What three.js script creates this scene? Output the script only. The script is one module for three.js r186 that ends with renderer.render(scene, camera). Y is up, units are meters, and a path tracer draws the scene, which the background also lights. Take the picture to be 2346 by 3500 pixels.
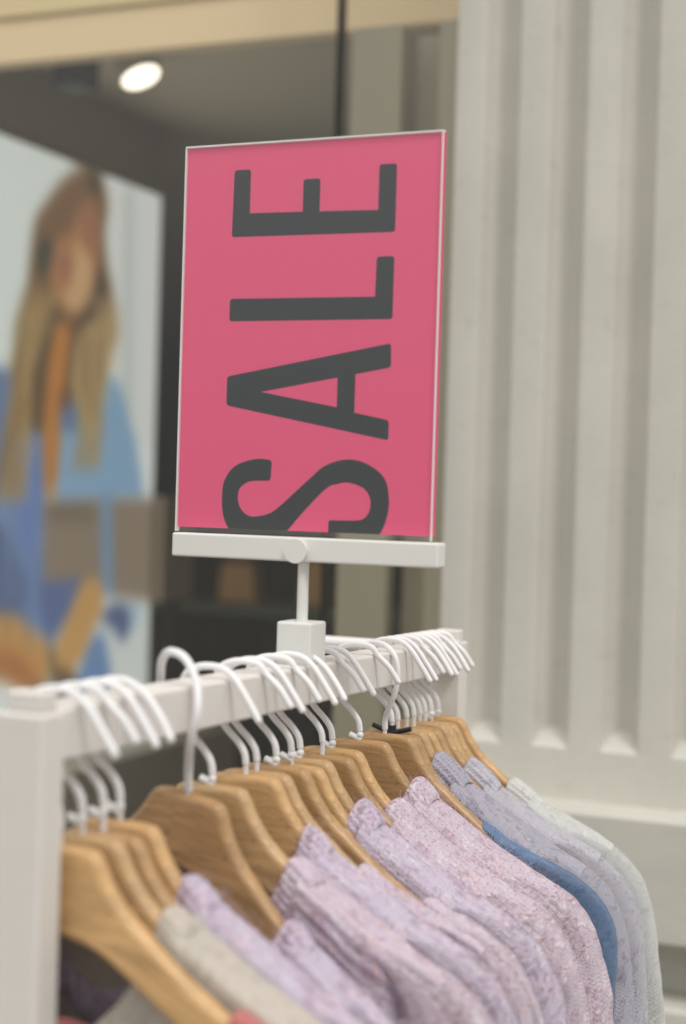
import * as THREE from 'three';
import { RoundedBoxGeometry } from 'three/addons/geometries/RoundedBoxGeometry.js';
import { MeshSurfaceSampler } from 'three/addons/math/MeshSurfaceSampler.js';
import { mergeGeometries, mergeVertices, toCreasedNormals } from 'three/addons/utils/BufferGeometryUtils.js';
import { RectAreaLightUniformsLib } from 'three/addons/lights/RectAreaLightUniformsLib.js';

// ---------------------------------------------------------------- camera, sky, sun, exposure
const scene = new THREE.Scene();
const camera = new THREE.PerspectiveCamera(36.96, 686 / 1024, 0.05, 400);
camera.position.set(0, 1.53, 0);
camera.rotation.order = 'YXZ';
camera.rotation.set(THREE.MathUtils.degToRad(-0.65), THREE.MathUtils.degToRad(22.5), THREE.MathUtils.degToRad(1.7));
camera.focus = 1.27;
camera.userData.fStop = 3.1;
scene.add(camera);

const renderer = new THREE.WebGLRenderer({ antialias: true });
renderer.toneMapping = THREE.LinearToneMapping;
renderer.toneMappingExposure = 1.14;
renderer.shadowMap.enabled = true;

{ // overcast sky: brighter towards the zenith, slightly cool
  const w = 64, h = 32, d = new Float32Array(w * h * 4);
  for (let j = 0; j < h; j++) for (let i = 0; i < w; i++) {
    const el = ((j + 0.5) / h - 0.5) * Math.PI, up = Math.max(0, Math.sin(el)), L = 0.36 + 1.1 * up, k = (j * w + i) * 4;
    d[k] = L * 1.0; d[k + 1] = L * 0.985; d[k + 2] = L * 0.95; d[k + 3] = 1;
  }
  const t = new THREE.DataTexture(d, w, h, THREE.RGBAFormat, THREE.FloatType);
  t.mapping = THREE.EquirectangularReflectionMapping; t.magFilter = THREE.LinearFilter; t.needsUpdate = true;
  scene.background = t; scene.environment = t;
}
const sun = new THREE.DirectionalLight(new THREE.Color(1.0, 0.965, 0.92), 1.15);
sun.position.set(3.6, 8.0, 1.7); sun.target.position.set(-0.4, 1.2, -1.2);
sun.castShadow = true; sun.shadow.radius = 26; sun.shadow.mapSize.set(2048, 2048);
Object.assign(sun.shadow.camera, { left: -4, right: 4, top: 4, bottom: -4, near: 0.5, far: 20 });
scene.add(sun, sun.target);
RectAreaLightUniformsLib.init();

// ---------------------------------------------------------------- helpers
let seed = 7;
const rnd = () => { seed = (seed * 1664525 + 1013904223) >>> 0; return seed / 4294967296; };
const rr = (a, b) => a + (b - a) * rnd();
const lerp = (a, b, t) => a + (b - a) * t;
const clamp = (v, a = 0, b = 1) => Math.min(b, Math.max(a, v));
const smooth = (a, b, v) => { const t = clamp((v - a) / (b - a)); return t * t * (3 - 2 * t); };
function hash(x, y, z) { let h = Math.imul(x, 374761393) ^ Math.imul(y, 668265263) ^ Math.imul(z, 2147483647 - 1274126177); h = Math.imul(h ^ (h >>> 13), 1274126177); return ((h ^ (h >>> 16)) >>> 0) / 4294967296; }
function noise(x, y, z = 0, per = 0, perY = per) {   // value noise 0..1; per > 0 wraps x and y
  const xi = Math.floor(x), yi = Math.floor(y), zi = Math.floor(z), f = (t) => t * t * (3 - 2 * t), u = f(x - xi), v = f(y - yi), w = f(z - zi);
  const m = (a, p) => (p ? ((a % p) + p) % p : a), H = (a, b, c) => hash(m(xi + a, per), m(yi + b, perY), zi + c);
  return lerp(lerp(lerp(H(0, 0, 0), H(1, 0, 0), u), lerp(H(0, 1, 0), H(1, 1, 0), u), v), lerp(lerp(H(0, 0, 1), H(1, 0, 1), u), lerp(H(0, 1, 1), H(1, 1, 1), u), v), w);
}
const taken = new Map();
function numbered(name) { const n = taken.get(name) ?? 0; taken.set(name, n + 1); return n ? name + '_' + String(n).padStart(3, '0') : name; }
function shade(o) { o.castShadow = true; o.receiveShadow = true; return o; }
function mesh(name, geo, mat, parent) { const m = shade(new THREE.Mesh(geo, mat)); m.name = parent === scene ? numbered(name) : name; parent.add(m); return m; }
function thing(name, label, category, pos = [0, 0, 0], group) {
  const o = new THREE.Group(); o.name = numbered(name); o.position.set(...pos); o.userData = { label, category }; if (group) o.userData.group = group; scene.add(o); return o;
}
const box = (x0, x1, y0, y1, z0, z1, r = 0) => {
  const g = r ? new RoundedBoxGeometry(x1 - x0, y1 - y0, z1 - z0, 3, r) : new THREE.BoxGeometry(x1 - x0, y1 - y0, z1 - z0);
  return g.translate((x0 + x1) / 2, (y0 + y1) / 2, (z0 + z1) / 2);
};
function grid(nu, nv, f) {   // f(i/nu, j/nv) -> {p:[x,y,z], uv:[u,v]}
  const P = [], U = [], I = [];
  for (let j = 0; j <= nv; j++) for (let i = 0; i <= nu; i++) { const r = f(i / nu, j / nv, i, j); P.push(...r.p); U.push(...r.uv); }
  for (let j = 0; j < nv; j++) for (let i = 0; i < nu; i++) { const a = j * (nu + 1) + i, b = a + 1, c = a + nu + 1, d = c + 1; I.push(a, b, d, a, d, c); }
  const g = new THREE.BufferGeometry();
  g.setAttribute('position', new THREE.Float32BufferAttribute(P, 3)); g.setAttribute('uv', new THREE.Float32BufferAttribute(U, 2)); g.setIndex(I); g.computeVertexNormals();
  return g;
}
function dataTex(w, h, f, srgb) {
  const d = new Uint8Array(w * h * 4);
  for (let j = 0; j < h; j++) for (let i = 0; i < w; i++) { const c = f(i, j), k = (j * w + i) * 4; d[k] = clamp(c[0], 0, 255); d[k + 1] = clamp(c[1], 0, 255); d[k + 2] = clamp(c[2], 0, 255); d[k + 3] = 255; }
  const t = new THREE.DataTexture(d, w, h); t.wrapS = t.wrapT = THREE.RepeatWrapping; t.magFilter = THREE.LinearFilter; t.minFilter = THREE.LinearMipmapLinearFilter; t.generateMipmaps = true;
  if (srgb) t.colorSpace = THREE.SRGBColorSpace; t.needsUpdate = true; return t;
}
const rep = (t, x, y = x) => { const c = t.clone(); c.repeat.set(x, y); c.needsUpdate = true; return c; };
const grey = (v) => [v, v, v];

// ---------------------------------------------------------------- materials
const grainTex = dataTex(512, 512, (i, j) => grey(255 * (0.55 * noise(i / 4, j / 4, 1, 128) + 0.3 * noise(i / 16, j / 16, 2, 32) + 0.15 * noise(i / 64, j / 64, 3, 8))));
const paintTex = dataTex(512, 512, (i, j) => {   // painted render: faint blotches and specks of grime
  const n = noise(i / 64, j / 64, 5, 8) * 0.5 + noise(i / 24, j / 24, 6, 21) * 0.3 + noise(i / 6, j / 6, 7, 85) * 0.2;
  const s = noise(i / 9, j / 9, 8, 57) > 0.93 ? 10 : 0; const v = 234 + 16 * n - s * 0.7;
  return [v, v, v - 1];
}, true);
const std = (rgb, rough, more = {}) => new THREE.MeshStandardMaterial({ color: new THREE.Color().setRGB(...rgb), roughness: rough, ...more });
const M = {
  rack: std([0.76, 0.73, 0.69], 0.5, { bumpMap: rep(grainTex, 8), bumpScale: 0.00012 }),
  signMetal: std([0.76, 0.76, 0.73], 0.45, { bumpMap: rep(grainTex, 8), bumpScale: 0.0001 }),
  hook: std([0.82, 0.82, 0.83], 0.38),
  pin: std([0.78, 0.78, 0.8], 0.35),
  blackClip: std([0.02, 0.025, 0.03], 0.5),
  render: std([0.68, 0.665, 0.605], 0.75, { map: rep(paintTex, 1.1), bumpMap: rep(grainTex, 5), bumpScale: 0.0006 }),
  cream: std([0.9, 0.71, 0.43], 0.8),
  creamUpper: std([0.84, 0.68, 0.37], 0.8),
  khaki: std([0.4, 0.37, 0.26], 0.7),
  taupe: std([0.42, 0.34, 0.25], 0.85),
  ceiling: std([0.56, 0.49, 0.34], 0.85),
  dark: std([0.12, 0.14, 0.105], 0.8),
  black: std([0.012, 0.016, 0.014], 0.5),
  floor: std([0.12, 0.1, 0.08], 0.6),
  paving: std([0.28, 0.27, 0.25], 0.9, { map: rep(paintTex, 60), bumpMap: rep(grainTex, 60), bumpScale: 0.002 }),
  glass: new THREE.MeshPhysicalMaterial({ color: 0xffffff, roughness: 0, transmission: 1, thickness: 0, ior: 1.5 }),
  acrylic: new THREE.MeshPhysicalMaterial({ color: 0xffffff, roughness: 0.04, transmission: 1, thickness: 0, ior: 1.49 }),
  acrylicEdge: new THREE.MeshPhysicalMaterial({ color: new THREE.Color().setRGB(0.9, 0.88, 0.88), roughness: 0.35, transmission: 0.25, thickness: 0 }),
  step: std([0.5, 0.46, 0.36], 0.85),
  tan: std([0.6, 0.33, 0.11], 0.6),
};

// ---------------------------------------------------------------- setting
const ground = mesh('ground', new THREE.PlaneGeometry(160, 160).rotateX(-Math.PI / 2), M.paving, scene);
ground.userData = { kind: 'structure' };

const shop = thing('shop_building', 'grey shopfront with fluted pilaster and dark display window behind the clothes rail', 'building', [0, 0, 0]);
{ // fluted pilaster
  const X0 = -0.68, PITCH = 0.0932, G0 = -0.6335, GW = 0.042, N = 9, X1 = G0 + (N - 1) * PITCH + GW + 0.046, ZF = -2.0, R = GW / 2;
  const xs = [];
  xs.push([X0, -2.5], [X0, -2.004], [X0 + 0.0015, -2.001], [X0 + 0.004, -2.0]);
  const edge = 0.0068;
  for (let k = 0; k < N; k++) {
    const c = G0 + k * PITCH + R;
    xs.push([c - R - edge - 0.003, 0], [c - R - edge, 0, k]);
    for (let i = 0; i <= 44; i++) { const x = -Math.cos((i / 44) * Math.PI); xs.push([c + x * (R + edge), 0, k, x * (R + edge)]); }
    xs.push([c + R + edge + 0.003, 0]);
  }
  xs.push([X1 - 0.004, -2.0], [X1 - 0.0015, -2.001], [X1, -2.004], [X1, -2.5]);
  const groove = (dx) => { const a = Math.min(1, Math.abs(dx) / (R + edge)), t = Math.min(1, a / 0.86); return 0.027 * Math.sqrt(1 - t * t) + 0.003 * smooth(1, 0.72, a); };
  const ys = [1.12]; for (let y = 1.19; y < 1.262; y += 0.0013) ys.push(y); for (let y = 1.3; y < 3.31; y += 0.1) ys.push(y);
  const g = grid(xs.length - 1, ys.length - 1, (u, v, i, j) => {
    const q = xs[i], y = ys[j];
    let z = q[1] || ZF;
    if (q[3] !== undefined) { const lim = Math.max(0, (y - 1.2) * 1.15); z = ZF - Math.min(groove(q[3]), lim); }
    return { p: [q[0], y, z], uv: [q[0], y] };
  });
  const pil = mesh('pilaster', toCreasedNormals(g, 0.45), M.render, shop);
  mesh('base_moulding', box(X0 - 0.05, X1 + 0.05, 0.975, 1.133, -2.5, -1.93, 0.006), M.render, pil);
  mesh('base_recess', box(X0 - 0.012, X1 + 0.012, 0.9, 0.974, -2.5, -1.995), M.render, pil);
  mesh('plinth', box(X0 - 0.055, X1 + 0.055, 0.002, 0.899, -2.5, -1.925, 0.006), M.render, pil);
}
{ // window, bulkhead and room behind it
  const XL = -5.2, ZG = -2.15;
  mesh('glass_pane', box(XL, -0.921, 0.4, 3.05, ZG - 0.004, ZG + 0.004), M.glass, shop);
  mesh('glass_pane', box(-0.913, -0.69, 0.4, 3.05, ZG - 0.004, ZG + 0.004), M.glass, shop);
  mesh('mullion', box(-0.9205, -0.9135, 0.4, 3.05, ZG - 0.012, ZG + 0.008), M.black, shop);
  mesh('stall_riser', box(XL, -0.69, 0.002, 0.4, -2.3, -2.1, 0.005), M.render, shop);
  mesh('fascia', box(XL, 0.45, 3.31, 4.1, -2.6, -1.985, 0.01), M.render, shop);
  mesh('window_head', box(XL, -0.69, 3.05, 3.31, -2.3, -2.12, 0.005), M.render, shop);
  mesh('bulkhead', box(XL, -0.5, 2.282, 2.36, -2.335, -2.3, 0.004), M.cream, shop);
  mesh('upper_bulkhead', box(XL, -0.5, 2.362, 3.05, -2.335, -2.292, 0.004), M.creamUpper, shop);
  const col = mesh('reflection_panel', box(-0.915, -0.832, 0.41, 2.25, -2.22, -2.19, 0.003), M.khaki, shop);  // added panels and recess stand in for pilaster flutes reflected in the glass
  mesh('reflection_recess', box(-0.8315, -0.7725, 0.41, 2.25, -2.3, -2.26), M.khaki, shop);
  mesh('reflection_panel', box(-0.772, -0.6, 0.41, 2.25, -2.22, -2.19, 0.003), M.khaki, shop);
  mesh('interior_floor', box(XL, 0.4, 0.003, 0.06, -11.1, -2.3), M.floor, shop);
  mesh('ceiling', box(XL, 0.4, 2.5, 2.6, -11.1, -2.34), M.ceiling, shop);
  mesh('roof_slab', box(XL, 0.4, 3.06, 3.25, -11.1, -2.34), M.taupe, shop);
  mesh('back_wall', box(XL, 0.4, 0.06, 2.5, -11.1, -11.0), M.dark, shop);
  mesh('side_wall', box(XL - 0.1, XL, 0.003, 3.3, -11.1, -2.1), M.dark, shop);
  mesh('side_wall', box(0.4, 0.5, 0.003, 3.3, -11.1, -2.5), M.dark, shop);
  mesh('partition', box(-2.14, -2.06, 0.06, 2.5, -3.64, -2.45), M.taupe, shop);
  mesh('display_step', box(-2.06, -1.9, 0.06, 0.875, -3.86, -2.5, 0.005), M.step, shop);
}

// ---------------------------------------------------------------- poster (print with a glow added to brighten it)
{
  const W = 700, H = 1000, cv = document.createElement('canvas'); cv.width = W; cv.height = H; const c = cv.getContext('2d');
  // print: z from -2.55 (u=0) to -3.59 (u=1), y from 0.88 (bottom) to 2.31 (top)
  const px = (z) => ((-z - 2.55) / 1.04) * W, py = (y) => ((2.31 - y) / 1.43) * H;
  c.fillStyle = '#dfe8e2'; c.fillRect(0, 0, W, H);
  c.fillStyle = '#e6ebe6'; c.fillRect(W * 0.86, 0, W * 0.14, H);
  c.fillStyle = '#d3dcd4'; c.fillRect(W * 0.8, 0, W * 0.05, H);
  const blob = (col, pts) => { c.fillStyle = col; c.beginPath(); pts.forEach((p, i) => (i ? c.lineTo(...p) : c.moveTo(...p))); c.closePath(); c.fill(); };
  const Q = PRINT(px, py);
  for (const [col, pts] of Q) blob(col, pts);
  let t;
  const strand = (pts, cols, n, spread, wd) => { for (let i = 0; i < n; i++) { c.strokeStyle = cols[Math.floor(rnd() * cols.length)]; c.lineWidth = wd * rr(0.5, 1.3); c.globalAlpha = 0.5; c.lineCap = 'round'; const o = rr(-spread, spread), ph = rr(0, 6); c.beginPath(); pts.forEach(([z, y], k) => { const X = px(-z) + o + 16 * Math.sin(k * 1.5 + ph), Y = py(y) + rr(-8, 8); k ? c.lineTo(X, Y) : c.moveTo(X, Y); }); c.stroke(); } c.globalAlpha = 1; };
  strand([[3.03, 1.98], [3.0, 1.9], [2.97, 1.8], [2.96, 1.7], [2.94, 1.6], [2.93, 1.5]], ['#c2a468', '#8a6a3e', '#a5854e', '#5d4629', '#d0b67e'], 34, 34, 8);
  strand([[3.32, 2.0], [3.33, 1.93], [3.32, 1.86], [3.3, 1.78], [3.27, 1.68], [3.25, 1.58]], ['#c8ac72', '#8f6f42', '#ad8f58', '#6b5030', '#dac48e'], 30, 30, 7);
  for (let i = 0; i < 60; i++) { c.globalAlpha = 0.22; c.strokeStyle = rnd() > 0.5 ? '#a9c4da' : '#4f668f'; c.lineWidth = rr(5, 16); const z = rr(2.6, 3.05), y = rr(1.25, 1.6); c.beginPath(); c.moveTo(px(-z), py(y)); c.lineTo(px(-z - rr(-0.02, 0.05)), py(y - rr(0.08, 0.2))); c.stroke(); } c.globalAlpha = 1;
  const soft = document.createElement('canvas'); soft.width = W; soft.height = H; const sc = soft.getContext('2d'); sc.filter = 'blur(10px)'; sc.drawImage(cv, 0, 0); sc.filter = 'none'; t = new THREE.CanvasTexture(soft); t.colorSpace = THREE.SRGBColorSpace;
  const p = thing('poster', 'poster of a long haired person in a blue denim shirt behind the window, glow added', 'poster', [-2.04, 0.88, -3.07]);
  mesh('poster_frame', box(-0.019, -0.003, -0.006, 1.436, -0.526, 0.526, 0.002), M.signMetal, p);
  const pm = new THREE.MeshStandardMaterial({ map: t, emissiveMap: t, emissive: new THREE.Color(1, 1, 1), emissiveIntensity: 0.5, roughness: 0.5 });  // made-up glow: the print emits its own colours to look brighter
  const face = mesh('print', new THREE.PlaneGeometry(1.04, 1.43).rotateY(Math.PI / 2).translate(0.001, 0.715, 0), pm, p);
  const L = new THREE.RectAreaLight(0xf2f6f2, 0.35, 1.04, 1.43); L.position.set(0.01, 0.715, 0); L.lookAt(1, 0.715, 0); p.add(L);  // added area light that carries the print's glow outward
  L.rotation.set(0, -Math.PI / 2, 0);
}
function PRINT(px, py) {
  // outlines of the blurred figure in the print, in metres (z, y)
  const m = (a) => a.map(([z, y]) => [px(-z), py(y)]);
  return [
    ['#e0e3de', m([[3.327,2.339],[3.663,2.359],[3.635,1.646],[3.346,1.634],[3.358,1.982]])],
    ['#c9d0c9', m([[3.396,2.296],[3.452,2.301],[3.474,1.672],[3.424,1.669]])],
    ['#88adc9', m([[3.336,1.826],[3.398,1.799],[3.439,1.741],[3.495,1.64],[3.114,1.625],[3.129,1.76],[3.172,1.778],[3.308,1.804]])],
    ['#687c9e', m([[3.124,1.757],[3.172,1.784],[3.208,1.72],[3.224,1.629],[3.114,1.625]])],
    ['#6b7fa4', m([[2.791,1.792],[2.922,1.793],[2.943,1.76],[2.935,1.617],[2.799,1.612]])],
    ['#6f5233', m([[3.036,2.03],[3.329,2.073],[3.347,1.965],[3.305,1.851],[3.251,1.769],[3.174,1.733],[3.055,1.652],[2.978,1.648],[2.978,1.878]])],
    ['#7a5a38', m([[3.01,2.154],[3.054,2.2],[3.105,2.251],[3.168,2.294],[3.246,2.317],[3.299,2.299],[3.326,2.245],[3.312,2.164],[3.328,2.089],[3.358,2.03],[3.351,1.997],[3.312,1.946],[3.244,1.913],[3.163,1.943],[3.076,1.977],[3.052,1.93],[3.01,1.838],[2.949,1.841],[2.959,1.905],[2.979,1.95],[2.989,2.052],[3.001,2.126]])],
    ['#a38757', m([[2.97,1.94],[3.055,1.963],[3.043,1.9],[3.015,1.839],[2.998,1.765],[2.986,1.706],[3.015,1.615],[2.902,1.61],[2.925,1.731],[2.936,1.817]])],
    ['#7d6540', m([[2.961,1.911],[3,1.93],[2.998,1.866],[2.97,1.834]])],
    ['#57472f', m([[3.06,1.969],[3.097,1.965],[3.126,1.93],[3.087,1.86],[3.052,1.769],[3.056,1.622],[3.007,1.62],[2.994,1.75],[3.03,1.84]])],
    ['#b79d6a', m([[3.243,1.931],[3.346,1.972],[3.379,1.937],[3.335,1.854],[3.327,1.775],[3.297,1.679],[3.247,1.63],[3.208,1.72],[3.177,1.779],[3.19,1.856],[3.21,1.909]])],
    ['#8c7048', m([[3.227,1.905],[3.258,1.908],[3.255,1.754],[3.249,1.707],[3.225,1.782]])],
    ['#b07c4c', m([[3.194,2.211],[3.25,2.24],[3.281,2.19],[3.288,2.129],[3.273,2.065],[3.256,2.001],[3.219,1.952],[3.164,1.939],[3.119,1.956],[3.083,1.993],[3.07,2.035],[3.081,2.081],[3.1,2.118],[3.154,2.133]])],
    ['#a06b49', m([[3.195,2.205],[3.248,2.227],[3.274,2.158],[3.26,2.103],[3.21,2.126]])],
    ['#cfa674', m([[3.176,2.126],[3.222,2.109],[3.261,2.079],[3.263,2.033],[3.232,1.973],[3.174,1.952],[3.121,1.977],[3.16,2.012],[3.177,2.066]])],
    ['#a46a4d', m([[3.105,2.082],[3.156,2.093],[3.168,2.065],[3.165,2.021],[3.127,2.024],[3.093,2.05]])],
    ['#3a3d2e', m([[3.02,2.098],[3.082,2.115],[3.079,2.066],[3.053,2.018],[3.018,2.034]])],
    ['#433d2e', m([[3.216,2.287],[3.275,2.305],[3.297,2.277],[3.249,2.251]])],
    ['#42372a', m([[3.288,2.07],[3.315,2.055],[3.324,1.994],[3.276,1.954],[3.209,1.92],[3.178,1.921],[3.241,1.962],[3.282,2.02]])],
    ['#c27f38', m([[3.105,1.923],[3.165,1.922],[3.167,1.883],[3.158,1.837],[3.15,1.776],[3.13,1.745],[3.131,1.619],[3.056,1.616],[3.071,1.741],[3.074,1.8],[3.091,1.876]])],
    ['#8aaecb', m([[3.123,1.662],[3.484,1.68],[3.541,1.517],[3.545,1.51],[3.125,1.499]])],
    ['#7189b4', m([[2.794,1.645],[3.062,1.659],[3.077,1.517],[3.075,1.394],[3.088,1.303],[3.234,1.301],[3.126,1.152],[3.014,1.212],[2.811,1.246]])],
    ['#5a6b8f', m([[2.801,1.468],[2.931,1.426],[3.009,1.31],[2.992,1.226],[2.811,1.243]])],
    ['#6480b8', m([[2.996,1.592],[3.05,1.578],[3.046,1.425],[3.006,1.365],[2.96,1.456]])],
    ['#c27f38', m([[3.059,1.658],[3.14,1.662],[3.133,1.581],[3.119,1.512],[3.092,1.496],[3.073,1.539]])],
    ['#8f806d', m([[3.073,1.496],[3.073,1.496],[3.647,1.505],[3.647,1.505],[3.663,1.219],[3.663,1.219],[3.082,1.298],[3.082,1.298]])],
    ['#7d6f5e', m([[3.081,1.493],[3.308,1.494],[3.298,1.442],[3.111,1.443]])],
    ['#7b97b3', m([[3.323,1.511],[3.382,1.511],[3.404,1.254],[3.345,1.257]])],
    ['#5f719c', m([[3.063,1.304],[3.245,1.303],[3.224,1.247],[3.126,1.152],[3.086,1.176]])],
    ['#dbe2dc', m([[3.4,1.177],[3.469,1.114],[3.491,1.188],[3.551,1.215],[3.7,1.225],[3.7,1.225],[3.726,0.768],[3.726,0.768],[3.413,0.816],[3.413,0.816]])],
    ['#a9c6d6', m([[3.489,1.225],[3.55,1.229],[3.532,1.178],[3.5,1.153]])],
    ['#56688e', m([[3.336,1.194],[3.391,1.233],[3.482,1.228],[3.493,1.164],[3.458,1.125],[3.4,1.173]])],
    ['#6f90bb', m([[3.322,1.166],[3.363,1.159],[3.408,1.035],[3.42,0.815],[3.251,0.841],[3.24,1.052],[3.273,1.114]])],
    ['#c79659', m([[2.812,1.234],[2.945,1.239],[3.014,1.212],[3.106,1.156],[3.115,1.08],[3.095,1.042],[3.022,1.041],[2.947,1.076],[2.817,1.124]])],
    ['#b27847', m([[2.814,1.179],[2.991,1.141],[3.091,1.058],[3.021,1.05],[2.947,1.076],[2.817,1.109]])],
    ['#cb9e60', m([[3.287,1.307],[3.347,1.291],[3.357,1.223],[3.315,1.176],[3.27,1.114],[3.221,1.075],[3.14,1.095],[3.143,1.153],[3.191,1.216],[3.235,1.278]])],
    ['#664d30', m([[3.109,1.158],[3.137,1.141],[3.14,1.095],[3.221,1.073],[3.246,1.048],[3.125,1.061]])],
    ['#4f4a4a', m([[3.048,1.047],[3.246,1.052],[3.257,0.84],[3.057,0.87]])],
  ];
}

// ---------------------------------------------------------------- shop interior things
{ // ceiling spot, lit
  const l = thing('ceiling_spotlight', 'lit round ceiling spotlight inside the shop above the poster', 'spotlight', [-1.739, 2.5, -2.956]);
  const pts = [[0, 0.06], [0.028, 0.06], [0.046, 0.045], [0.048, 0], [0.043, -0.002], [0.042, 0.006]].map((q) => new THREE.Vector2(...q));
  const dir = new THREE.Vector3(0.45, -0.89, 0.05).normalize();
  const q = new THREE.Quaternion().setFromUnitVectors(new THREE.Vector3(0, -1, 0), dir);
  const head = mesh('lamp_head', new THREE.LatheGeometry(pts, 40), M.khaki, l); head.quaternion.copy(q); head.position.y = -0.06;
  mesh('stem', new THREE.CylinderGeometry(0.01, 0.01, 0.05, 12).translate(0, -0.024, 0), M.khaki, l);
  const disc = mesh('lamp_lens', new THREE.CylinderGeometry(0.0415, 0.0415, 0.004, 40), std([0.9, 0.85, 0.7], 0.4, { emissive: new THREE.Color(1, 0.9, 0.72), emissiveIntensity: 2.2 }), l);
  disc.quaternion.copy(q); disc.position.y = -0.06;
  const s = new THREE.SpotLight(0xffe0b0, 1.1, 0, 0.75, 0.6, 2); s.position.copy(dir).multiplyScalar(0.02).add(new THREE.Vector3(0, -0.06, 0)); s.target.position.copy(dir).multiplyScalar(2); s.castShadow = true; s.shadow.radius = 2; l.add(s, s.target);
  const b = thing('spotlight_housing', 'unlit square black spotlight housing on the shop ceiling', 'spotlight', [-1.871, 2.5, -2.901]);
  mesh('housing', box(-0.04, 0.04, -0.09, -0.001, -0.035, 0.035, 0.006), M.black, b);
  mesh('lens', new THREE.CylinderGeometry(0.026, 0.026, 0.006, 24).translate(0, -0.092, 0), M.dark, b);
}
{ // taupe board beside the poster
  const b = thing('notice_board', 'plain taupe board standing beside the poster', 'board', [-2.03, 0.06, -3.69]);
  mesh('panel', box(-0.02, 0.02, 1.17, 1.45, -0.09, 0.09, 0.004), M.taupe, b);
  mesh('stand', box(-0.015, 0.015, 0, 1.17, -0.02, 0.02), M.black, b);
}
{ // tan bags on a dark rear shelf
  const sh = thing('wall_shelf', 'dark shelf on posts at the back of the shop', 'shelf', [-2.1, 0.06, -4.5]);
  mesh('board', box(-0.5, 0.5, 1.08, 1.11, -0.15, 0.15, 0.003), M.dark, sh);
  for (const x of [-0.45, 0.45]) mesh('post', box(x - 0.02, x + 0.02, 0, 1.08, -0.02, 0.02), M.dark, sh);
  const bag = (x, w, h, label) => {
    const b = thing('handbag', label, 'bag', [x, 1.171, -4.46], 'bags on the dark shelf');
    const s = new THREE.Shape(); s.moveTo(-w / 2, 0); s.lineTo(w / 2, 0); s.lineTo(w * 0.4, h); s.lineTo(-w * 0.4, h); s.closePath();
    mesh('body', new THREE.ExtrudeGeometry(s, { depth: 0.05, bevelEnabled: true, bevelSize: 0.008, bevelThickness: 0.008, bevelSegments: 3 }).translate(0, 0.008, -0.025), M.tan, b);
    mesh('handle', new THREE.TorusGeometry(w * 0.26, 0.006, 8, 24, Math.PI).translate(0, h + 0.01, 0), M.tan, b);
  };
  bag(-2.2, 0.12, 0.11, 'larger tan handbag on the dark shelf, left of the sign stand rod');
  bag(-1.93, 0.08, 0.13, 'smaller tan handbag on the dark shelf, beside the sign stand rod');
}

// ---------------------------------------------------------------- clothes rack
const RX = -0.475, railTop = (z) => 1.406 - 0.0235 * (-z - 0.82);
{
  const r = thing('clothes_rack', 'white square tube clothes rack carrying the hangers and the sale sign', 'rack', [RX, 0, -1.07]);
  const L = (z) => z + 1.07, slope = Math.atan(0.0235);
  const rail = mesh('rail', new RoundedBoxGeometry(0.03, 0.03, 0.702, 3, 0.0025), M.rack, r);
  rail.position.set(0, railTop(-1.07) - 0.015, L(-1.07)); rail.rotation.x = -slope;
  for (const [z, zc] of [[-0.709, 1], [-1.43, -1]]) {
    const top = railTop(z) - 0.002;
    mesh('post', box(-0.0155, 0.0155, 0.03, top, L(z) - 0.0115, L(z) + 0.0115, 0.0025), M.rack, r);
    mesh('post_cap', box(-0.013, 0.011, top, top + 0.011, L(z) - 0.01, L(z) + 0.006, 0.002), M.rack, r);
    mesh('foot', box(-0.26, 0.26, 0.004, 0.03, L(z) - 0.015, L(z) + 0.015, 0.003), M.rack, r);
  }
  const cb = mesh('crossbar', new THREE.CylinderGeometry(0.0068, 0.0068, 0.145, 20).rotateZ(Math.PI / 2), M.hook, r);
  cb.position.set(-0.088, railTop(-1.43) - 0.012, L(-1.43));
  mesh('crossbar_cap', new THREE.SphereGeometry(0.0072, 16, 12).translate(-0.1605, railTop(-1.43) - 0.012, L(-1.43)), M.hook, r);
}

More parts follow.
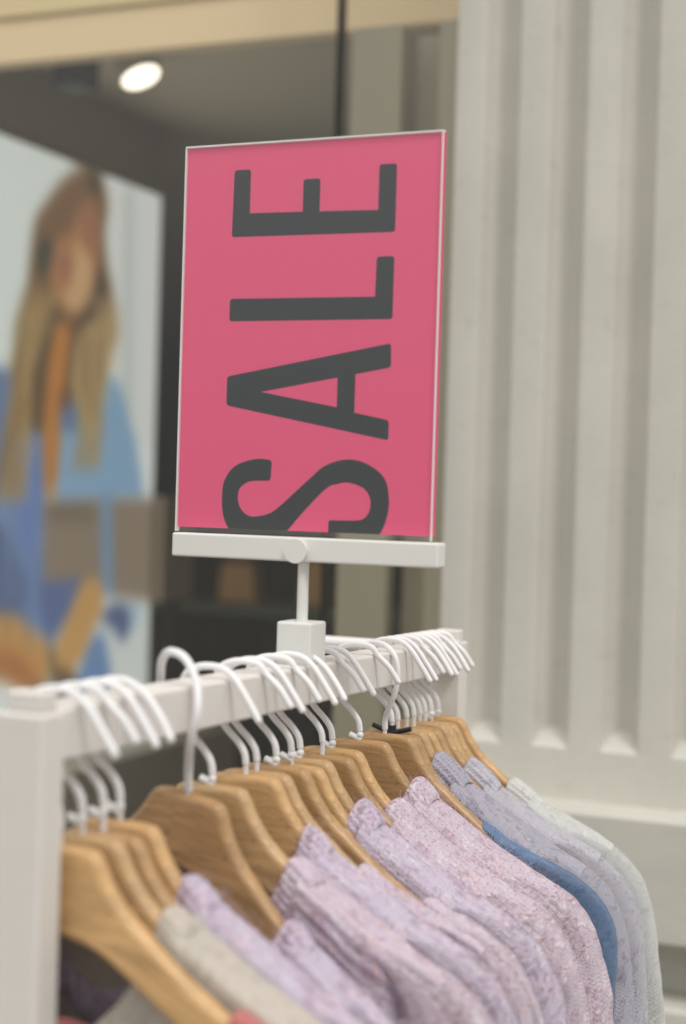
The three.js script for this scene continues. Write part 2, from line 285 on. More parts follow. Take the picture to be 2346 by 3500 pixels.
// ---------------------------------------------------------------- sale sign on its stand
{
  const s = thing('sale_sign', 'pink SALE sign in a clear acrylic holder on a white stand on the rail', 'sign', [RX, railTop(-1.07), -1.07]);
  const O = [-RX, -railTop(-1.07), 1.07];
  const put = (name, g, m, parent = s) => mesh(name, g.translate(...O), m, parent);
  put('base_block', box(-0.489, -0.4603, railTop(-1.07) - 0.0005, 1.4325, -1.085, -1.055, 0.002), M.signMetal);
  put('rod', new THREE.CylinderGeometry(0.0043, 0.0043, 0.052, 24).translate(-0.4742, 1.4565, -1.0695), M.signMetal);
  put('clip_bar', box(-0.584, -0.363, 1.478, 1.4965, -1.078, -1.06, 0.0018), M.signMetal);
  put('knob', new THREE.CylinderGeometry(0.0092, 0.0092, 0.006, 40).rotateX(Math.PI / 2).translate(-0.4755, 1.4862, -1.0585), M.signMetal);
  // printed sheet
  const PX = 0.2148, PY = 0.2978, W = 1400, H = Math.round(W * PY / PX), k = W / (PX * 1000);
  const cv = document.createElement('canvas'); cv.width = W; cv.height = H; const c = cv.getContext('2d');
  c.fillStyle = '#ee5a87'; c.fillRect(0, 0, W, H);
  for (let i = 0; i < 5000; i++) { c.fillStyle = `rgba(${rnd() > 0.5 ? '255,130,175' : '205,60,95'},${0.02 + 0.03 * rnd()})`; c.fillRect(rnd() * W, rnd() * H, 1 + rnd() * 4, 1 + rnd() * 4); }
  const X = (u) => (u - 0.4) * k, Y = (v) => H - (v - 1) * k;
  const INK = '#2b3336';
  const poly = (pts, hole, r = 2.6) => {   // straight sided letter with rounded corners
    c.beginPath();
    for (const [ps, q] of [[pts, r], ...(hole ? [[hole, 0.8]] : [])]) {
      const n = ps.length;
      for (let i = 0; i < n; i++) {
        const a = ps[(i + n - 1) % n], b = ps[i], d = ps[(i + 1) % n], cut = (p, o) => { const l = Math.hypot(p[0] - o[0], p[1] - o[1]), t = Math.min(q, l * 0.45) / l; return [o[0] + (p[0] - o[0]) * t, o[1] + (p[1] - o[1]) * t]; };
        const cr = (b[0] - a[0]) * (d[1] - b[1]) - (b[1] - a[1]) * (d[0] - b[0]), inner = ps === pts && cr > 0;
        const s0 = inner ? b : cut(a, b), s1 = inner ? b : cut(d, b);
        i ? c.lineTo(X(s0[0]), Y(s0[1])) : c.moveTo(X(s0[0]), Y(s0[1])); c.quadraticCurveTo(X(b[0]), Y(b[1]), X(s1[0]), Y(s1[1]));
      }
      c.closePath();
    }
    c.fillStyle = INK; c.fill('evenodd');
  };
  poly([[41, 228], [42, 280], [56, 280], [56, 246], [101, 245.3], [101, 270], [115, 270], [115, 245], [163, 244], [163, 278], [177, 278], [177, 227]]);
  poly([[41, 162.5], [41, 180], [162.5, 179], [163, 209], [177, 209], [177, 162]]);
  poly([[40.5, 97], [40.5, 119.5], [176.5, 144], [177, 126], [148.5, 121], [148.5, 92], [176.5, 86.5], [176.5, 71.5]], [[70, 107.5], [134, 118.5], [134, 96]]);
  { // S, drawn as a smooth closed outline
    const S = [[80, 55], [67, 55.5], [50, 50], [41, 39], [39, 27], [40, 13], [44, 3], [50, -3], [60, -7], [82, -8], [95, 0.5], [108, 15], [127, 34], [137, 38], [146, 39], [158, 35], [163.5, 27], [163, 18], [158, 12], [150, 10.5]];
    const S2 = [[178, 17], [178.5, 28], [175, 42], [165, 51], [152, 56], [139, 56], [125, 51], [114, 42], [88, 19], [78, 13], [65, 11], [57, 15], [53, 23], [54, 32], [60, 37], [66, 38.5], [78, 39]];
    c.beginPath();
    const sp = (pts, start) => { const cu = new THREE.SplineCurve(pts.map((p) => new THREE.Vector2(...p))).getPoints(pts.length * 8); cu.forEach((p, i) => (i || !start ? c.lineTo(X(p.x), Y(p.y)) : c.moveTo(X(p.x), Y(p.y)))); };
    sp(S, true); c.lineTo(X(132), Y(10.3)); c.quadraticCurveTo(X(130), Y(10.3), X(130), Y(8)); c.lineTo(X(130), Y(-6)); sp([[154, -6], [170, 0], [175, 7], [178, 17]], false); sp(S2, false);
    c.lineTo(X(78.2), Y(39)); c.quadraticCurveTo(X(80.5), Y(39.2), X(80.5), Y(42)); c.lineTo(X(81), Y(52)); c.quadraticCurveTo(X(81), Y(55), X(78), Y(55)); c.closePath(); c.fillStyle = INK; c.fill();
  }
  const t = new THREE.CanvasTexture(cv); t.colorSpace = THREE.SRGBColorSpace; t.anisotropy = 8;
  const paper = std([1, 1, 1], 0.6, { map: t });
  const pg = new THREE.BoxGeometry(PX, PY, 0.0006); { const uv = pg.attributes.uv, n = pg.attributes.normal; for (let i = 0; i < uv.count; i++) if (Math.abs(n.getZ(i)) < 0.5) uv.setXY(i, 0.01, 0.99); }
  const sheet = put('printed_sheet', pg.translate(-0.5846 + PX / 2, 1.501 + PY / 2, -1.0705), paper);
  const x0 = -0.5855, x1 = -0.3712, y0 = 1.4975, y1 = 1.8;
  put('acrylic_sheet', box(x0 + 0.0012, x1 - 0.0012, y0, y1 - 0.001, -1.0692, -1.0682), M.acrylic);
  put('acrylic_sheet', box(x0 + 0.0012, x1 - 0.0012, y0, y1 - 0.001, -1.0732, -1.0722), M.acrylic);
  put('acrylic_edge', box(x0 - 0.0004, x0 + 0.001, y0, y1 - 0.001, -1.0732, -1.0682), M.acrylicEdge);
  put('acrylic_edge', box(x1 - 0.001, x1 + 0.0002, y0, y1 - 0.001, -1.0692, -1.0676), M.acrylicEdge);
  put('acrylic_edge', box(x0, x1, y1 - 0.0009, y1 + 0.0004, -1.0734, -1.068), M.acrylicEdge);
}

// ---------------------------------------------------------------- hangers
const cm = (pts) => pts.map(([x, y]) => new THREE.Vector2(x / 100, y / 100));
const ARM = [[0, 0.05], [1.6, 0.02], [2.35, -0.12], [2.8, -0.6], [3.5, -1.9], [4.6, -3.3], [6, -4.5], [7.2, -5.5], [9, -6.9], [11, -8.2], [13, -9.3], [15, -10.25], [16.6, -11.15], [17.6, -11.9]];
const UNDER = [[17.5, -13.5], [16, -13.1], [14, -12.4], [11, -11], [8, -9.1], [5, -7.0], [2.5, -5.5], [0, -4.9]];
function armTop(x) { x = Math.abs(x) * 100; for (let i = 1; i < ARM.length; i++) if (x <= ARM[i][0]) { const a = ARM[i - 1], b = ARM[i]; return lerp(a[1], b[1], (x - a[0]) / (b[0] - a[0])) / 100; } const n = ARM.length; return (ARM[n - 1][1] - (x - ARM[n - 1][0]) * 0.42) / 100; }
const woodTex = dataTex(512, 512, (i, j) => {
  const wv = noise(i / 90, j / 30, 11, 0) * 9, f = noise(i / 40, (j + wv) / 2.2, 12) * 0.5 + noise(i / 60, (j + wv) / 7, 13) * 0.5, pore = noise(i / 12, j / 1.3, 14) > 0.86 ? 0.14 : 0, b = 0.8 + 0.26 * f - pore;
  return [220 * b, 186 * b, 140 * b];
}, true);
const woodMats = [[0.86, 0.81, 0.76], [0.76, 0.67, 0.58], [0.97, 0.87, 0.74], [0.7, 0.61, 0.53]].map((c) => std(c, 0.36, { map: rep(woodTex, 5, 7), bumpMap: rep(woodTex, 5, 7), bumpScale: 0.0002 }));
const hangerShape = (() => {
  const top = new THREE.SplineCurve(cm(ARM.slice(1))).getPoints(60), un = new THREE.SplineCurve(cm(UNDER)).getPoints(36);
  const right = [...top, new THREE.Vector2(0.1785, -0.1235), new THREE.Vector2(0.1785, -0.1315), ...un];
  const left = right.slice(0, -1).reverse().map((p) => new THREE.Vector2(-p.x, p.y));
  return new THREE.Shape([...right, ...left]);
})();
const hangerGeo = (() => {
  const g = new THREE.ExtrudeGeometry(hangerShape, { depth: 0.0036, bevelEnabled: true, bevelSize: 0.005, bevelThickness: 0.0046, bevelOffset: -0.005, bevelSegments: 5, curveSegments: 8 });
  g.translate(0, 0, -0.0018); const p = g.attributes.position, uv = g.attributes.uv;
  for (let i = 0; i < p.count; i++) uv.setXY(i, p.getX(i) + p.getZ(i), p.getY(i) + Math.abs(p.getX(i)) * 0.55 + p.getZ(i) * 0.6);
  uv.needsUpdate = true; g.deleteAttribute('normal'); const w = mergeVertices(g, 1e-5); w.computeVertexNormals(); return w;
})();
const mm = (pts) => pts.map(([x, y, z = 0]) => new THREE.Vector3(x / 1000, y / 1000, z / 1000));
// hook outlines: rail top centre at (0,0); the stem meets the wood at (5,-71)
const HOOK = [[39, -25], [31, -13.5], [21.2, -0.4], [12.8, 6.2], [3, 8.3], [-8, 7.2], [-17.2, 2.4], [-21, -7], [-21.6, -18], [-18.6, -30], [-11, -40], [-2, -48.5], [3.4, -56], [5, -64]];
const HOOKS = [0, 1, 2].map((v) => {
  const pts = mm(HOOK.map(([x, y], i) => [x + (i < 3 ? [0, -3, 2][v] : 0), y + (i < 2 ? [0, 4, 2][v] : 0), i < 4 ? [0, -2, 2][v] * (4 - i) / 2 : 0]));
  const cu = new THREE.CatmullRomCurve3(pts, false, 'catmullrom', 0.5);
  const tip = new THREE.SphereGeometry(0.0025, 12, 8).translate(pts[0].x, pts[0].y, pts[0].z);
  return mergeGeometries([new THREE.TubeGeometry(cu, 70, 0.0025, 12), tip]);
});
const pinGeo = new THREE.CylinderGeometry(0.0018, 0.0018, 0.02, 10).translate(0.005, -0.071, 0);
const footGeo = mergeGeometries([new THREE.CylinderGeometry(0.0026, 0.0026, 0.011, 10).rotateZ(Math.PI / 2.6).translate(0.0015, -0.0692, 0.001), new THREE.SphereGeometry(0.003, 10, 8).translate(0.0055, -0.0672, 0.001)]);
const ORD = ['first', 'second', 'third', 'fourth', 'fifth', 'sixth', 'seventh', 'eighth', 'ninth', 'tenth', 'eleventh', 'twelfth', 'thirteenth', 'fourteenth', 'fifteenth', 'sixteenth', 'seventeenth', 'eighteenth', 'nineteenth', 'twentieth', 'twenty first', 'twenty second', 'twenty third'];
//        z      yaw  hook  wood foot
const HANG = [[0.733, 1.5, 0, 2, 1], [0.757, 1, 1, 0, 1], [0.78, -1, 0, 1, 1], [0.799, -2, 2, 2, 1], [0.885, -4, 'front', 3, 0], [0.919, -3, 0, 0, 1], [0.97, 0, 1, 2, 0], [0.988, 1, 0, 0, 0], [1.021, -1.5, 1, 1, 1], [1.048, 0, 0, 2, 1],
  [1.064, 1.5, 2, 0, 1], [1.107, 0, 1, 3, 0], [1.127, -1, 0, 2, 1], [1.186, 0.5, 1, 1, 1], [1.234, 1, 'back', 1, 0], [1.262, -1.5, 0, 3, 2], [1.277, 0, 0, 0, 0], [1.3, 2, 1, 2, 0], [1.319, -1, 2, 1, 0], [1.335, 1, 0, 0, 0], [1.35, 0, 1, 2, 0], [1.367, -0.5, 2, 0, 1], [1.387, 1, 1, 2, 1]];
const NECK = [];
HANG.forEach(([z, yaw, hk, wd, foot], i) => {
  let label = `wooden hanger with white hook, ${ORD[i]} along the rail from the near post`;
  if (hk === 'front') label = 'wooden hanger turned towards the viewer, its tall white hook looped in front of the rail';
  if (hk === 'back') label = 'wooden hanger with its white hook turned the other way, crossing its neighbours below the rail';
  if (foot === 2) label = 'wooden hanger with a black clip at the base of its white hook';
  if (i === HANG.length - 1) label = 'last wooden hanger on the rail, nearest the far post and the pilaster';
  const drop = 0.071 + ([0.008, 0.006, 0.0085, 0.005][i] ?? ([9, 11, 15, 17, 18, 20, 21].includes(i) ? 0.003 : 0)), neck = new THREE.Vector3(RX + 0.005, railTop(-z) - drop, -z), th = THREE.MathUtils.degToRad(yaw); let roll = 0;
  if (hk === 'front') neck.set(-0.468, 1.3325, -0.885), roll = -0.15;
  if (hk === 'back') neck.x = -0.466;
  const h = thing('wooden_hanger', label, 'hanger', neck.toArray(), 'wooden hangers on the white rail'); h.rotation.set(0, th, roll);
  mesh('wood_body', hangerGeo, woodMats[wd], h);
  const place = (m) => { m.position.set(-0.005, drop, 0); return m; };
  if (hk === 'front' || hk === 'back') {
    const W = hk === 'front' ? [[-0.4685, 1.335, -0.8825], [-0.4655, 1.35, -0.876], [-0.456, 1.372, -0.86], [-0.4505, 1.39, -0.8575], [-0.4545, 1.408, -0.8625], [-0.465, 1.4225, -0.866], [-0.478, 1.4255, -0.8705], [-0.4905, 1.418, -0.882], [-0.4975, 1.405, -0.893], [-0.501, 1.39, -0.9]]
      : [[-0.466, 1.329, -1.234], [-0.4655, 1.338, -1.233], [-0.4605, 1.35, -1.229], [-0.455, 1.362, -1.226], [-0.4525, 1.376, -1.225], [-0.4555, 1.392, -1.226], [-0.4655, 1.401, -1.23], [-0.478, 1.4025, -1.236], [-0.49, 1.3985, -1.242], [-0.4975, 1.387, -1.247], [-0.502, 1.374, -1.25]];
    const inv = new THREE.Matrix4().makeRotationFromQuaternion(h.quaternion.clone().invert()), pts = W.map((p) => new THREE.Vector3(...p).sub(neck).applyMatrix4(inv));
    const rad = hk === 'front' ? 0.0028 : 0.0025, cu = new THREE.CatmullRomCurve3(pts), e = pts[pts.length - 1];
    mesh('hook', mergeGeometries([new THREE.TubeGeometry(cu, 70, rad, 12), new THREE.SphereGeometry(rad, 12, 8).translate(e.x, e.y, e.z)]), M.hook, h);
    mesh('hook_pin', new THREE.CylinderGeometry(0.0018, 0.0018, 0.012, 10).translate(pts[0].x, 0.001, pts[0].z), M.pin, h);
  } else {
    place(mesh('hook', HOOKS[hk], M.hook, h));
    place(mesh('hook_pin', pinGeo, M.pin, h));
    if (foot === 1) place(mesh('hook_foot', footGeo, M.hook, h));
    if (foot === 2) { const b = mesh('black_clip', mergeGeometries([new THREE.CylinderGeometry(0.0022, 0.0022, 0.02, 8).rotateZ(1.25).translate(-0.008, 0.003, 0.002), new THREE.CylinderGeometry(0.0022, 0.0022, 0.018, 8).rotateZ(-1.3).translate(0.01, 0.003, 0.002), new THREE.CylinderGeometry(0.0038, 0.0038, 0.006, 12).translate(0, 0.004, 0)]), M.blackClip, h); }
  }
  NECK.push({ neck, th, roll });
});

// ---------------------------------------------------------------- knitwear
function knitHeight(nx, ny, size) {   // stockinette: rows of V shaped stitches
  return dataTex(size, size, (i, j) => {
    const u = (i / size) * nx, v = (j / size) * ny, cx = Math.floor(u), fx = u - cx; let h = 0;
    for (const s of [0, 1]) {
      const lx = s ? 1 - fx : fx;                         // mirrored leg
      for (const dy of [-1, 0, 1]) {
        const cy = Math.floor(v) + dy, jit = (hash(((cx % nx) + nx) % nx, ((cy % ny) + ny) % ny, s) - 0.5) * 0.2, ly = v - cy;
        const ax = 0.08, ay = 0.95 + jit, bx = 0.45, by = -0.15 + jit, dx = bx - ax, dyy = by - ay, t = clamp(((lx - ax) * dx + (ly - ay) * dyy) / (dx * dx + dyy * dyy)), d = Math.hypot(lx - ax - dx * t, (ly - ay - dyy * t) * 0.8) / 0.27;
        if (d < 1) h = Math.max(h, Math.sqrt(1 - d * d) * (0.85 + jit));
      }
    }
    return grey(255 * clamp(h * 0.85 + 0.15 * noise(i / 3, j / 3, 21, 0)));
  });
}
const fineKnit = knitHeight(20, 26, 1024), chunkyKnit = knitHeight(14, 18, 1024);
const ribTex = dataTex(256, 256, (i, j) => grey(255 * clamp(0.5 + 0.5 * Math.cos((i / 256) * Math.PI * 2 * 8)) * (0.85 + 0.15 * noise(i / 4, j / 3, 31))));
function heather(base, flecks, amt, seedZ, spot) {   // marled yarn: small flecks of other dyes along the stitches
  const S = 512;
  return dataTex(S, S, (i, j) => {
    const r = hash(i >> 1, j >> 1, seedZ), n = noise(i / 8, j / 8, seedZ, 64) * 0.6 + noise(i / 4, j / 4, seedZ + 1, 128) * 0.4, big = noise(i / 32, j / 32, seedZ + 2, 16), f = noise(i / 16, j / 16, seedZ + 3, 32) * 0.999 * flecks.length;
    const f0 = Math.floor(f), f1 = Math.min(flecks.length - 1, f0 + 1), ft = smooth(0.3, 0.7, f - f0), k = clamp((n - 0.36) * amt * 2.2 + (big - 0.5) * amt);
    const sp = spot ? 0.55 * smooth(0.6, 0.95, noise(i / 16, j / 16, seedZ + 5, 32) * 0.7 + noise(i / 8, j / 8, seedZ + 6, 64) * 0.3) : 0;
    return [0, 1, 2].map((q) => lerp(lerp(base[q], lerp(flecks[f0][q], flecks[f1][q], ft), k), spot ? spot[q] : 0, sp) + (r - 0.5) * 8);
  }, true);
}
const LIL = [200, 189, 207];
const lilacFlecks = [[236, 224, 236], [170, 146, 176], [222, 190, 200], [150, 128, 140], [240, 230, 226]];
const knit = (map, height, rp, bump, rough = 0.95) => new THREE.MeshPhysicalMaterial({ map: rep(map, 4, 4), bumpMap: rep(height, rp), bumpScale: bump, roughness: rough, sheen: 0.35, sheenRoughness: 0.6, sheenColor: new THREE.Color(0.8, 0.76, 0.8), side: THREE.DoubleSide });
const lilacA = heather(LIL, lilacFlecks, 0.6, 41, [150, 128, 152]), lilacB = heather([204, 190, 204], [[238, 222, 230], [176, 140, 165], [232, 200, 200], [170, 140, 152], [240, 230, 234]], 0.65, 51, [158, 124, 138]);
const greyA = heather([178, 176, 190], [[205, 202, 212], [140, 138, 154], [190, 180, 195]], 0.7, 61), paleA = heather([196, 194, 204], [[220, 218, 226], [160, 158, 172], [206, 198, 210]], 0.6, 71);
const whiteA = heather([214, 215, 213], [[232, 232, 230], [182, 184, 182], [212, 208, 206]], 0.5, 81), blueA = heather([112, 138, 174], [[136, 160, 192], [88, 112, 148], [120, 144, 178]], 0.6, 91);
const beigeA = heather([190, 182, 172], [[208, 202, 194], [160, 152, 144], [196, 186, 174]], 0.5, 101), roseA = heather([186, 112, 112], [[206, 136, 132], [150, 84, 88], [190, 120, 118]], 0.5, 111);
const KN = {
  lilacA: knit(lilacA, chunkyKnit, 11, 0.0022), lilacB: knit(lilacB, chunkyKnit, 11, 0.0022), grey: knit(greyA, fineKnit, 11, 0.0026), pale: knit(paleA, fineKnit, 11, 0.0026),
  white: knit(whiteA, fineKnit, 11, 0.0024), blue: knit(blueA, fineKnit, 14, 0.0022), beige: knit(beigeA, fineKnit, 12, 0.001), rose: knit(roseA, fineKnit, 12, 0.001),
};
const FUZZ = Object.fromEntries(Object.entries({ lilacA: [0.64, 0.54, 0.66], lilacB: [0.68, 0.55, 0.64], grey: [0.5, 0.49, 0.56], pale: [0.6, 0.59, 0.65], white: [0.68, 0.68, 0.67], blue: [0.14, 0.26, 0.5], beige: [0.52, 0.48, 0.42], rose: [0.5, 0.2, 0.2] }).map(([k, c]) => [k, std(c, 0.9, { side: THREE.DoubleSide })]));
const fibre = (() => {   // one short curled hair of yarn, one unit long
  const P = [], I = [], n = 4; for (let i = 0; i <= n; i++) { const t = i / n, b = 0.35 * t * t, w = 0.01 * (1 - 0.6 * t); P.push(b - w, t, 0, b + w, t, 0); if (i < n) { const k = i * 2; I.push(k, k + 1, k + 3, k, k + 3, k + 2); } }
  const g = new THREE.BufferGeometry(); g.setAttribute('position', new THREE.Float32BufferAttribute(P, 3)); g.setIndex(I); g.computeVertexNormals(); return g;
})();
function addFuzz(t, geos, mat, count, len) {
  const all = mergeGeometries(geos.map((g) => { const c = g.clone(); for (const k of Object.keys(c.attributes)) if (k !== 'position' && k !== 'normal') c.deleteAttribute(k); return c; }));
  const s = new MeshSurfaceSampler(new THREE.Mesh(all)); s.randomFunction = rnd; s.build();
  const m = shade(new THREE.InstancedMesh(fibre, mat, count)); m.name = 'yarn_fuzz'; m.userData = { kind: 'stuff' };
  const p = new THREE.Vector3(), n = new THREE.Vector3(), q = new THREE.Quaternion(), up = new THREE.Vector3(0, 1, 0), M4 = new THREE.Matrix4(), sc = new THREE.Vector3(), tw = new THREE.Quaternion();
  for (let i = 0; i < count;) {
    s.sample(p, n); if (p.y < -0.33 || (p.x < -0.02 && rnd() < 0.85)) continue;
    n.x += rr(-0.8, 0.8); n.y += rr(-0.6, 0.8); n.z += rr(-0.8, 0.8); n.normalize(); q.setFromUnitVectors(up, n); tw.setFromAxisAngle(up, rnd() * 6.28); q.multiply(tw);
    const L = len * rr(0.5, 1.4); sc.set(len, L, len); m.setMatrixAt(i++, M4.compose(p, q, sc));
  }
  t.add(m);
}
const SH = 0.0042;   // cloth lies this far above the hanger's upper edge
const CREST = [[13, -8.88], [15, -9.7], [17, -10.65], [18.5, -11.7], [20, -13.5]];
const puff = (xa, x0) => 0.0035 * smooth(x0 + 0.002, x0 + 0.03, xa) * (1 - 0.6 * smooth(0.15, 0.19, xa));
function crest(x) { x = Math.abs(x) * 100; if (x <= 13) return armTop(x / 100) + SH; for (let i = 1; i < CREST.length; i++) if (x <= CREST[i][0]) { const a = CREST[i - 1], b = CREST[i]; return lerp(a[1], b[1], (x - a[0]) / (b[0] - a[0])) / 100; } return -0.135; }
function sweater(idx, o) {
  const { neck, th, roll } = NECK[idx], t = thing('knit_sweater', o.label, 'sweater', neck.toArray(), 'knit sweaters on the wooden hangers'); t.rotation.set(0, th, roll);
  const cw = o.cw ?? 2.0, x0 = (o.x0 + (cw - 1.0) * 0.72) / 100;
  const gap = (d) => { const n = HANG[idx + d]; return n ? Math.abs(n[0] - HANG[idx][0]) / 2 : 0.018; };
  const tf = o.tf ? o.tf / 100 : clamp(gap(-1) + 0.0006, 0.0082, 0.026), tb = o.tb ? o.tb / 100 : clamp(gap(1) + 0.0006, 0.0082, 0.026);
  const HEM = -0.6, XS = 0.172, ST = Math.max(13.2, x0 * 100 + 1.2), sd = idx * 17.3, lump = o.lump ?? 0.001, ridge = o.ridge ?? 0, mat = KN[o.mat];
  const dipF = o.dip ?? 0.075, dipB = 0.03, shY = crest(x0) - (o.low ?? 0);
  const neckY = (x, front) => shY - (front ? dipF : dipB) * Math.pow(Math.max(0, 1 - (x / x0) ** 2), 0.7);
  const bumpy = (x, y, z) => lump * ((noise(x * 90 + sd, y * 90, z * 90) - 0.5) * 2 + (noise(x * 38 + sd, y * 38, z * 38 + 9) - 0.5) * 2.6);
  const parts = [];
  // body: front and back sheets, joined over the shoulders
  const sheets = [];
  for (const front of [true, false]) {
    const T = front ? tf : tb, sg = front ? 1 : -1, NX = 84, NY = 90;
    sheets.push(grid(NX, NY, (u, v) => {
      let a = 2 * u - 1; const s = Math.sign(a) || 1; a = Math.abs(a);
      const xa = a < 0.4 ? x0 * Math.sin((a / 0.4) * Math.PI / 2) : lerp(x0, XS, (a - 0.4) / 0.6), x = s * xa;
      const over = smooth(x0 - 0.002, x0 + 0.004, xa), top = xa < x0 ? neckY(xa, front) : crest(xa) + puff(xa, x0) - (o.low ?? 0), endT = 1 - 0.45 * smooth(ST / 100 - 0.002, ST / 100 + 0.02, xa);
      let y, z; const q0 = 0.2, Tt = T * endT, DR = 0.55 * Tt + 0.003;
      if (v < q0) { const an = (1 - v / q0) * Math.PI / 2; y = top - DR * (1 - Math.pow(Math.sin(an), 0.5)) * over - (1 - over) * 0.01 * (v / q0); z = lerp(Tt, Tt * Math.pow(Math.max(0, Math.cos(an)), 0.75), over); }
      else { const w = Math.pow((v - q0) / (1 - q0), 1.5); y = lerp(top - DR * over - (1 - over) * 0.01, HEM, w); z = Tt; }
      const dn = clamp((top - y) / 0.25), arc = top - y + z * 0.8, fold = (Math.sin(x * 62 + sd + 2.5 * noise(x * 14, y * 5, sd)) * 0.5 + (noise(x * 26 + sd, y * 5, 3) - 0.5)) * (o.fold ?? 0.5) * T * dn;
      const rg = ridge * Math.cos((arc / 0.0105 + 0.7 * noise(x * 30 + sd, y * 30, 2)) * Math.PI * 2), k = clamp((top - y) / Math.max(1e-4, Tt));
      const k2 = over > 0 ? lerp(1, k, over) : 1; z += fold + bumpy(x, y, z * sg * 4) * (0.3 + smooth(0, 0.03, top - y)) * k2 + rg * k2; y += bumpy(y, x, 5 + z * sg * 0.01) * 0.8 * over + rg * (1 - k) * over;
      return { p: [x, y, z * sg], uv: [x + (front ? 0 : 0.37), y - crest(Math.max(xa, x0)) + (front ? -z : z)] };
    }));
  }
  const bodyGeo = mergeGeometries(sheets); parts.push(bodyGeo);
  mesh('body', bodyGeo, mat, t);
  // sleeves
  for (const s of [1, -1]) {
    const ou = o.out ?? 0, st = ST, c100 = (x) => crest(x / 100) * 100;
    const outer = new THREE.SplineCurve(cm([[st, c100(st) - 0.15], [Math.max(15, st + 0.6), c100(Math.max(15, st + 0.6)) + 0.02], [17, c100(17) + 0.12], [18.7, -11.75], [20, -13.5], [20.9 + ou * 0.2, -16.2], [21.4 + ou * 0.6, -20.5], [21.8 + ou, -27], [22.2 + ou * 1.3, -41], [22.4 + ou * 1.4, -56]]));
    const inner = new THREE.SplineCurve(cm([[st - 0.2, c100(st) - 0.6], [st - 0.2, -10.6], [12.9, -12.6], [12.7, -15], [12.6, -18], [12.6, -21], [12.8 + ou * 0.4, -26], [13.5 + ou * 0.8, -34], [14.6 + ou * 1.2, -46], [15 + ou * 1.3, -56]]));
    const ts = (tf + tb) / 2 * (o.puff ?? 1.04);
    const gS = grid(110, 60, (u, v) => {
      const a = outer.getPoint(u), b = inner.getPoint(u), an = v * Math.PI * 2, c0 = Math.cos(an), s0 = Math.sin(an), ca = Math.sign(c0) * Math.pow(Math.abs(c0), 0.85), sa = Math.sign(s0) * Math.pow(Math.abs(s0), 0.62);
      const th0 = ts * (0.9 + 0.1 * smooth(0, 0.35, u)), drape = 1 + 0.3 * (noise(u * 6 + sd, (v < 0.5 ? v : 1 - v) * 9, s + (v < 0.5 ? 0 : 0.001)) - 0.5);
      let x = lerp(b.x, a.x, (ca + 1) / 2), y = lerp(b.y, a.y, (ca + 1) / 2), z = sa * th0 * drape * (ca < 0 && u < 0.3 ? 1 - 0.5 * -ca : 1) + (tf - tb) / 2;
      const per = v < 0.5 ? v : 1 - v, rg = ridge * Math.cos((per * 0.24 / 0.0105 + 0.7 * noise(u * 12 + sd, per * 8, 7)) * Math.PI * 2), n = bumpy(x * s, y, z * 3) + rg;
      x += n * ca; y += n * ca * 0.4; z += n * Math.sign(sa) * Math.abs(sa) + 0.003 * Math.sin(y * 55 + x * 40 + sd) * Math.abs(sa) * smooth(0.2, 0.6, u);
      return { p: [x * s, y, z], uv: [per * 0.22 + (v < 0.5 ? 0 : 0.41), -u * 0.5] };
    });
    parts.push(gS); mesh('sleeve', gS, mat, t);
  }
  { // ribbed collar band around the neckline
    const w = cw / 100, th2 = (o.ct ?? 0.2) / 100, sl = (crest(x0 - 0.015) - crest(x0 + 0.005)) / 0.02;
    const ring = (q) => {   // q 0..1 round the opening: right shoulder, front, left shoulder, back
      const ang = q * Math.PI * 2, cx = Math.cos(ang), sx = Math.sin(ang), front = sx >= 0, T = (front ? tf : tb) + 0.0002;
      const x = x0 * Math.sign(cx) * Math.pow(Math.abs(cx), 0.55), z = T * Math.sign(sx) * Math.pow(Math.abs(sx), 0.45);
      return new THREE.Vector3(x, neckY(Math.min(Math.abs(x), x0), front), z);
    };
    const up = (p) => { const k = Math.abs(p.x) / x0; return new THREE.Vector3(-Math.sign(p.x) * smooth(0.2, 1, k), lerp(1, sl, smooth(0.3, 1, k)), 0).normalize(); };
    const raw = []; for (let i = 0; i <= 900; i++) raw.push(ring(i / 900)); const cum = [0]; for (let i = 1; i < raw.length; i++) cum.push(cum[i - 1] + raw[i].distanceTo(raw[i - 1]));
    const at = (L) => { let i = 1; while (i < cum.length - 1 && cum[i] < L) i++; const f = (L - cum[i - 1]) / Math.max(1e-9, cum[i] - cum[i - 1]); return raw[i - 1].clone().lerp(raw[i], f); };
    const tot = cum[cum.length - 1], ribs = Math.round(tot / (o.rib ?? 0.0048)), PR = 20, NP = Math.min(ribs * 7, 900), C = [], UPV = [], NRM = [];
    for (let i = 0; i <= NP; i++) C.push(at((i / NP) * tot));
    for (let i = 0; i <= NP; i++) { const a = C[(i - 4 + NP) % NP], b = C[(i + 4) % NP], tg = b.clone().sub(a).normalize(), uv = up(C[i]); const n = uv.clone().cross(tg).normalize(); if (n.y * 0.5 * (Math.abs(C[i].x) / x0) + n.z * Math.sign(C[i].z || 1) < 0) n.negate(); UPV.push(uv); NRM.push(n); }
    const g = grid(PR, NP, (u, v, i, j) => {
      const c = C[j], an = u * Math.PI * 2, cc = Math.cos(an), rb = 0.5 + 0.5 * Math.cos(v * ribs * Math.PI * 2), along = Math.sin(an) * w / 2 + w / 2 - 0.01, d = 0.0012 * (rb - 0.5) * (o.ribAmp ?? 1) * Math.abs(cc) * Math.sign(cc);
      const wob = (noise(c.x * 60 + sd, c.y * 60, c.z * 60) - 0.5) * 0.004, lean = (o.roll ?? 0) * smooth(0, w, along) * 0.004;
      const p = c.clone().addScaledVector(UPV[j], along + wob).addScaledVector(NRM[j], cc * th2 + d + (o.lift ?? 0.0008) + lean + 0.002 * (noise(c.x * 40 + sd, c.y * 40, c.z * 40 + 8) - 0.5));
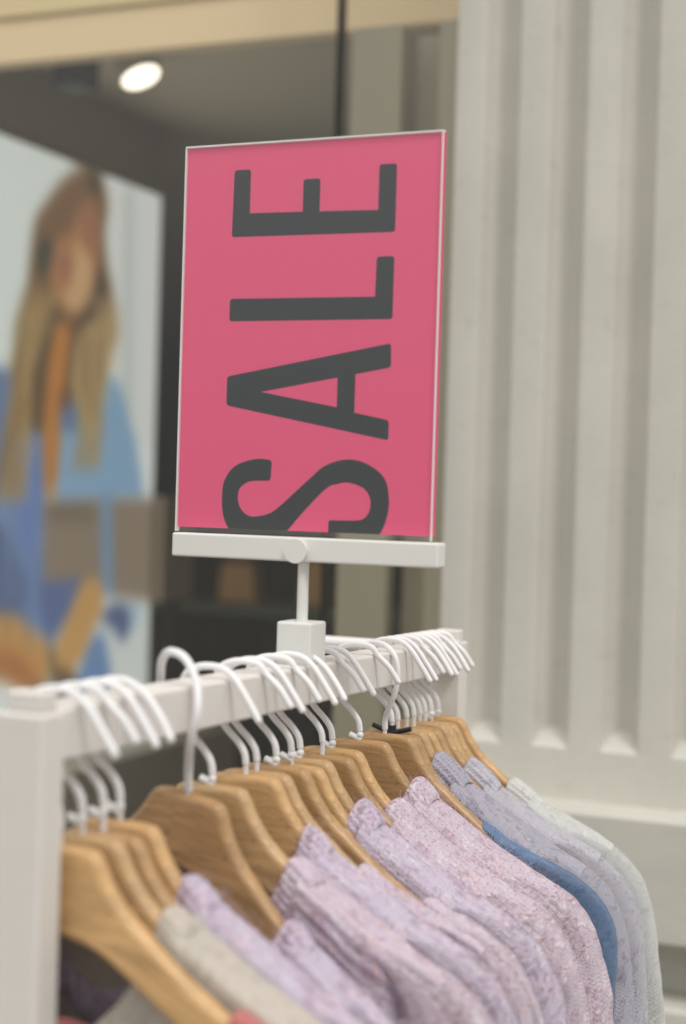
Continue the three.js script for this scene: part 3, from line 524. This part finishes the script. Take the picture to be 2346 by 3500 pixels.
      return { p: p.toArray(), uv: [v * tot, along] };
    });
    parts.push(g); mesh('collar', g, mat, t);
  }
  addFuzz(t, parts, FUZZ[o.mat], o.fuzz ?? 1500, o.fl ?? 0.004);
  return t;
}
const G = (i, label, mat, x0, more = {}) => sweater(i, { label, mat, x0, ...more });
const LF = { ridge: 0.0009, fuzz: 12000, fl: 0.0085, ct: 0.24, cw: 2.4 }, GF = { cw: 3.8, ct: 0.22, lump: 0.0006, fuzz: 1200, fl: 0.0036, rib: 0.0052, ribAmp: 1.9 };
G(0, 'dusty rose sweater on the hanger nearest the front post', 'rose', 11.2, { lump: 0.0006, tf: 1.4 });
G(1, 'beige fine knit sweater behind the nearest hanger arm', 'beige', 5.6, { lump: 0.0006, tb: 3.2 });
G(3, 'blurred lilac sweater directly behind the beige one', 'lilacA', 4.6, { ...LF, tb: 2.4 });
G(4, 'lilac sweater on the tilted hanger, largest in front', 'lilacA', 8.6, { ...LF, fold: 0.6, tf: 2.0, tb: 1.3 });
G(5, 'lilac sweater tucked just behind the large front one', 'lilacB', 6.2, { ...LF, tf: 1.4 });
G(6, 'lilac marled sweater whose collar rises left of the long bare hanger arm', 'lilacA', 5.0, LF);
G(7, 'lilac marled sweater with collar low on the arm, before the long bare hanger', 'lilacB', 8.2, LF);
G(8, 'pinkish lilac sweater starting at the end of the long bare hanger arm', 'lilacB', 12.2, { ...LF, lump: 0.0016, tb: 1.4 });
G(10, 'lilac sweater with thick ribbed roll collar directly behind the long bare hanger arm', 'lilacA', 4.8, { ...LF, tf: 2.9, tb: 1.9, ct: 0.34, lift: 0.002, roll: 0.6 });
G(12, 'pinkish lilac sweater in mid rail whose collar meets a pair of bare hanger arms', 'lilacB', 5.5, { ...LF, tf: 3.4, tb: 2.5, lump: 0.0015 });
G(13, 'lilac sweater with ribbed roll collar, last of the lilac ones', 'lilacB', 4.9, { ...LF, tf: 3.2, tb: 2.9, out: 0.5, ct: 0.34, lift: 0.002, roll: 0.6 });
G(14, 'mid blue sweater between the lilac and the grey sweaters', 'blue', 9.2, { lump: 0.0005, cw: 2.4, fuzz: 4000, tf: 0.85, tb: 1.4, low: 0.003, out: -1.6 });
G(16, 'lavender grey sweater with tall ribbed collar rising above the blue one', 'grey', 3.8, { ...GF, tf: 2.6, tb: 3.2, lift: 0.0018 });
G(19, 'pale lavender grey sweater with standing ribbed collar beside the off white one', 'pale', 4.9, { ...GF, tf: 2.4, tb: 2.2, lift: 0.0018 });
G(22, 'off white sweater on the last hanger beside the fluted pilaster', 'white', 7.6, { ...GF, tf: 2.8, tb: 1.8, out: 0.6 });
renderer.render(scene, camera);
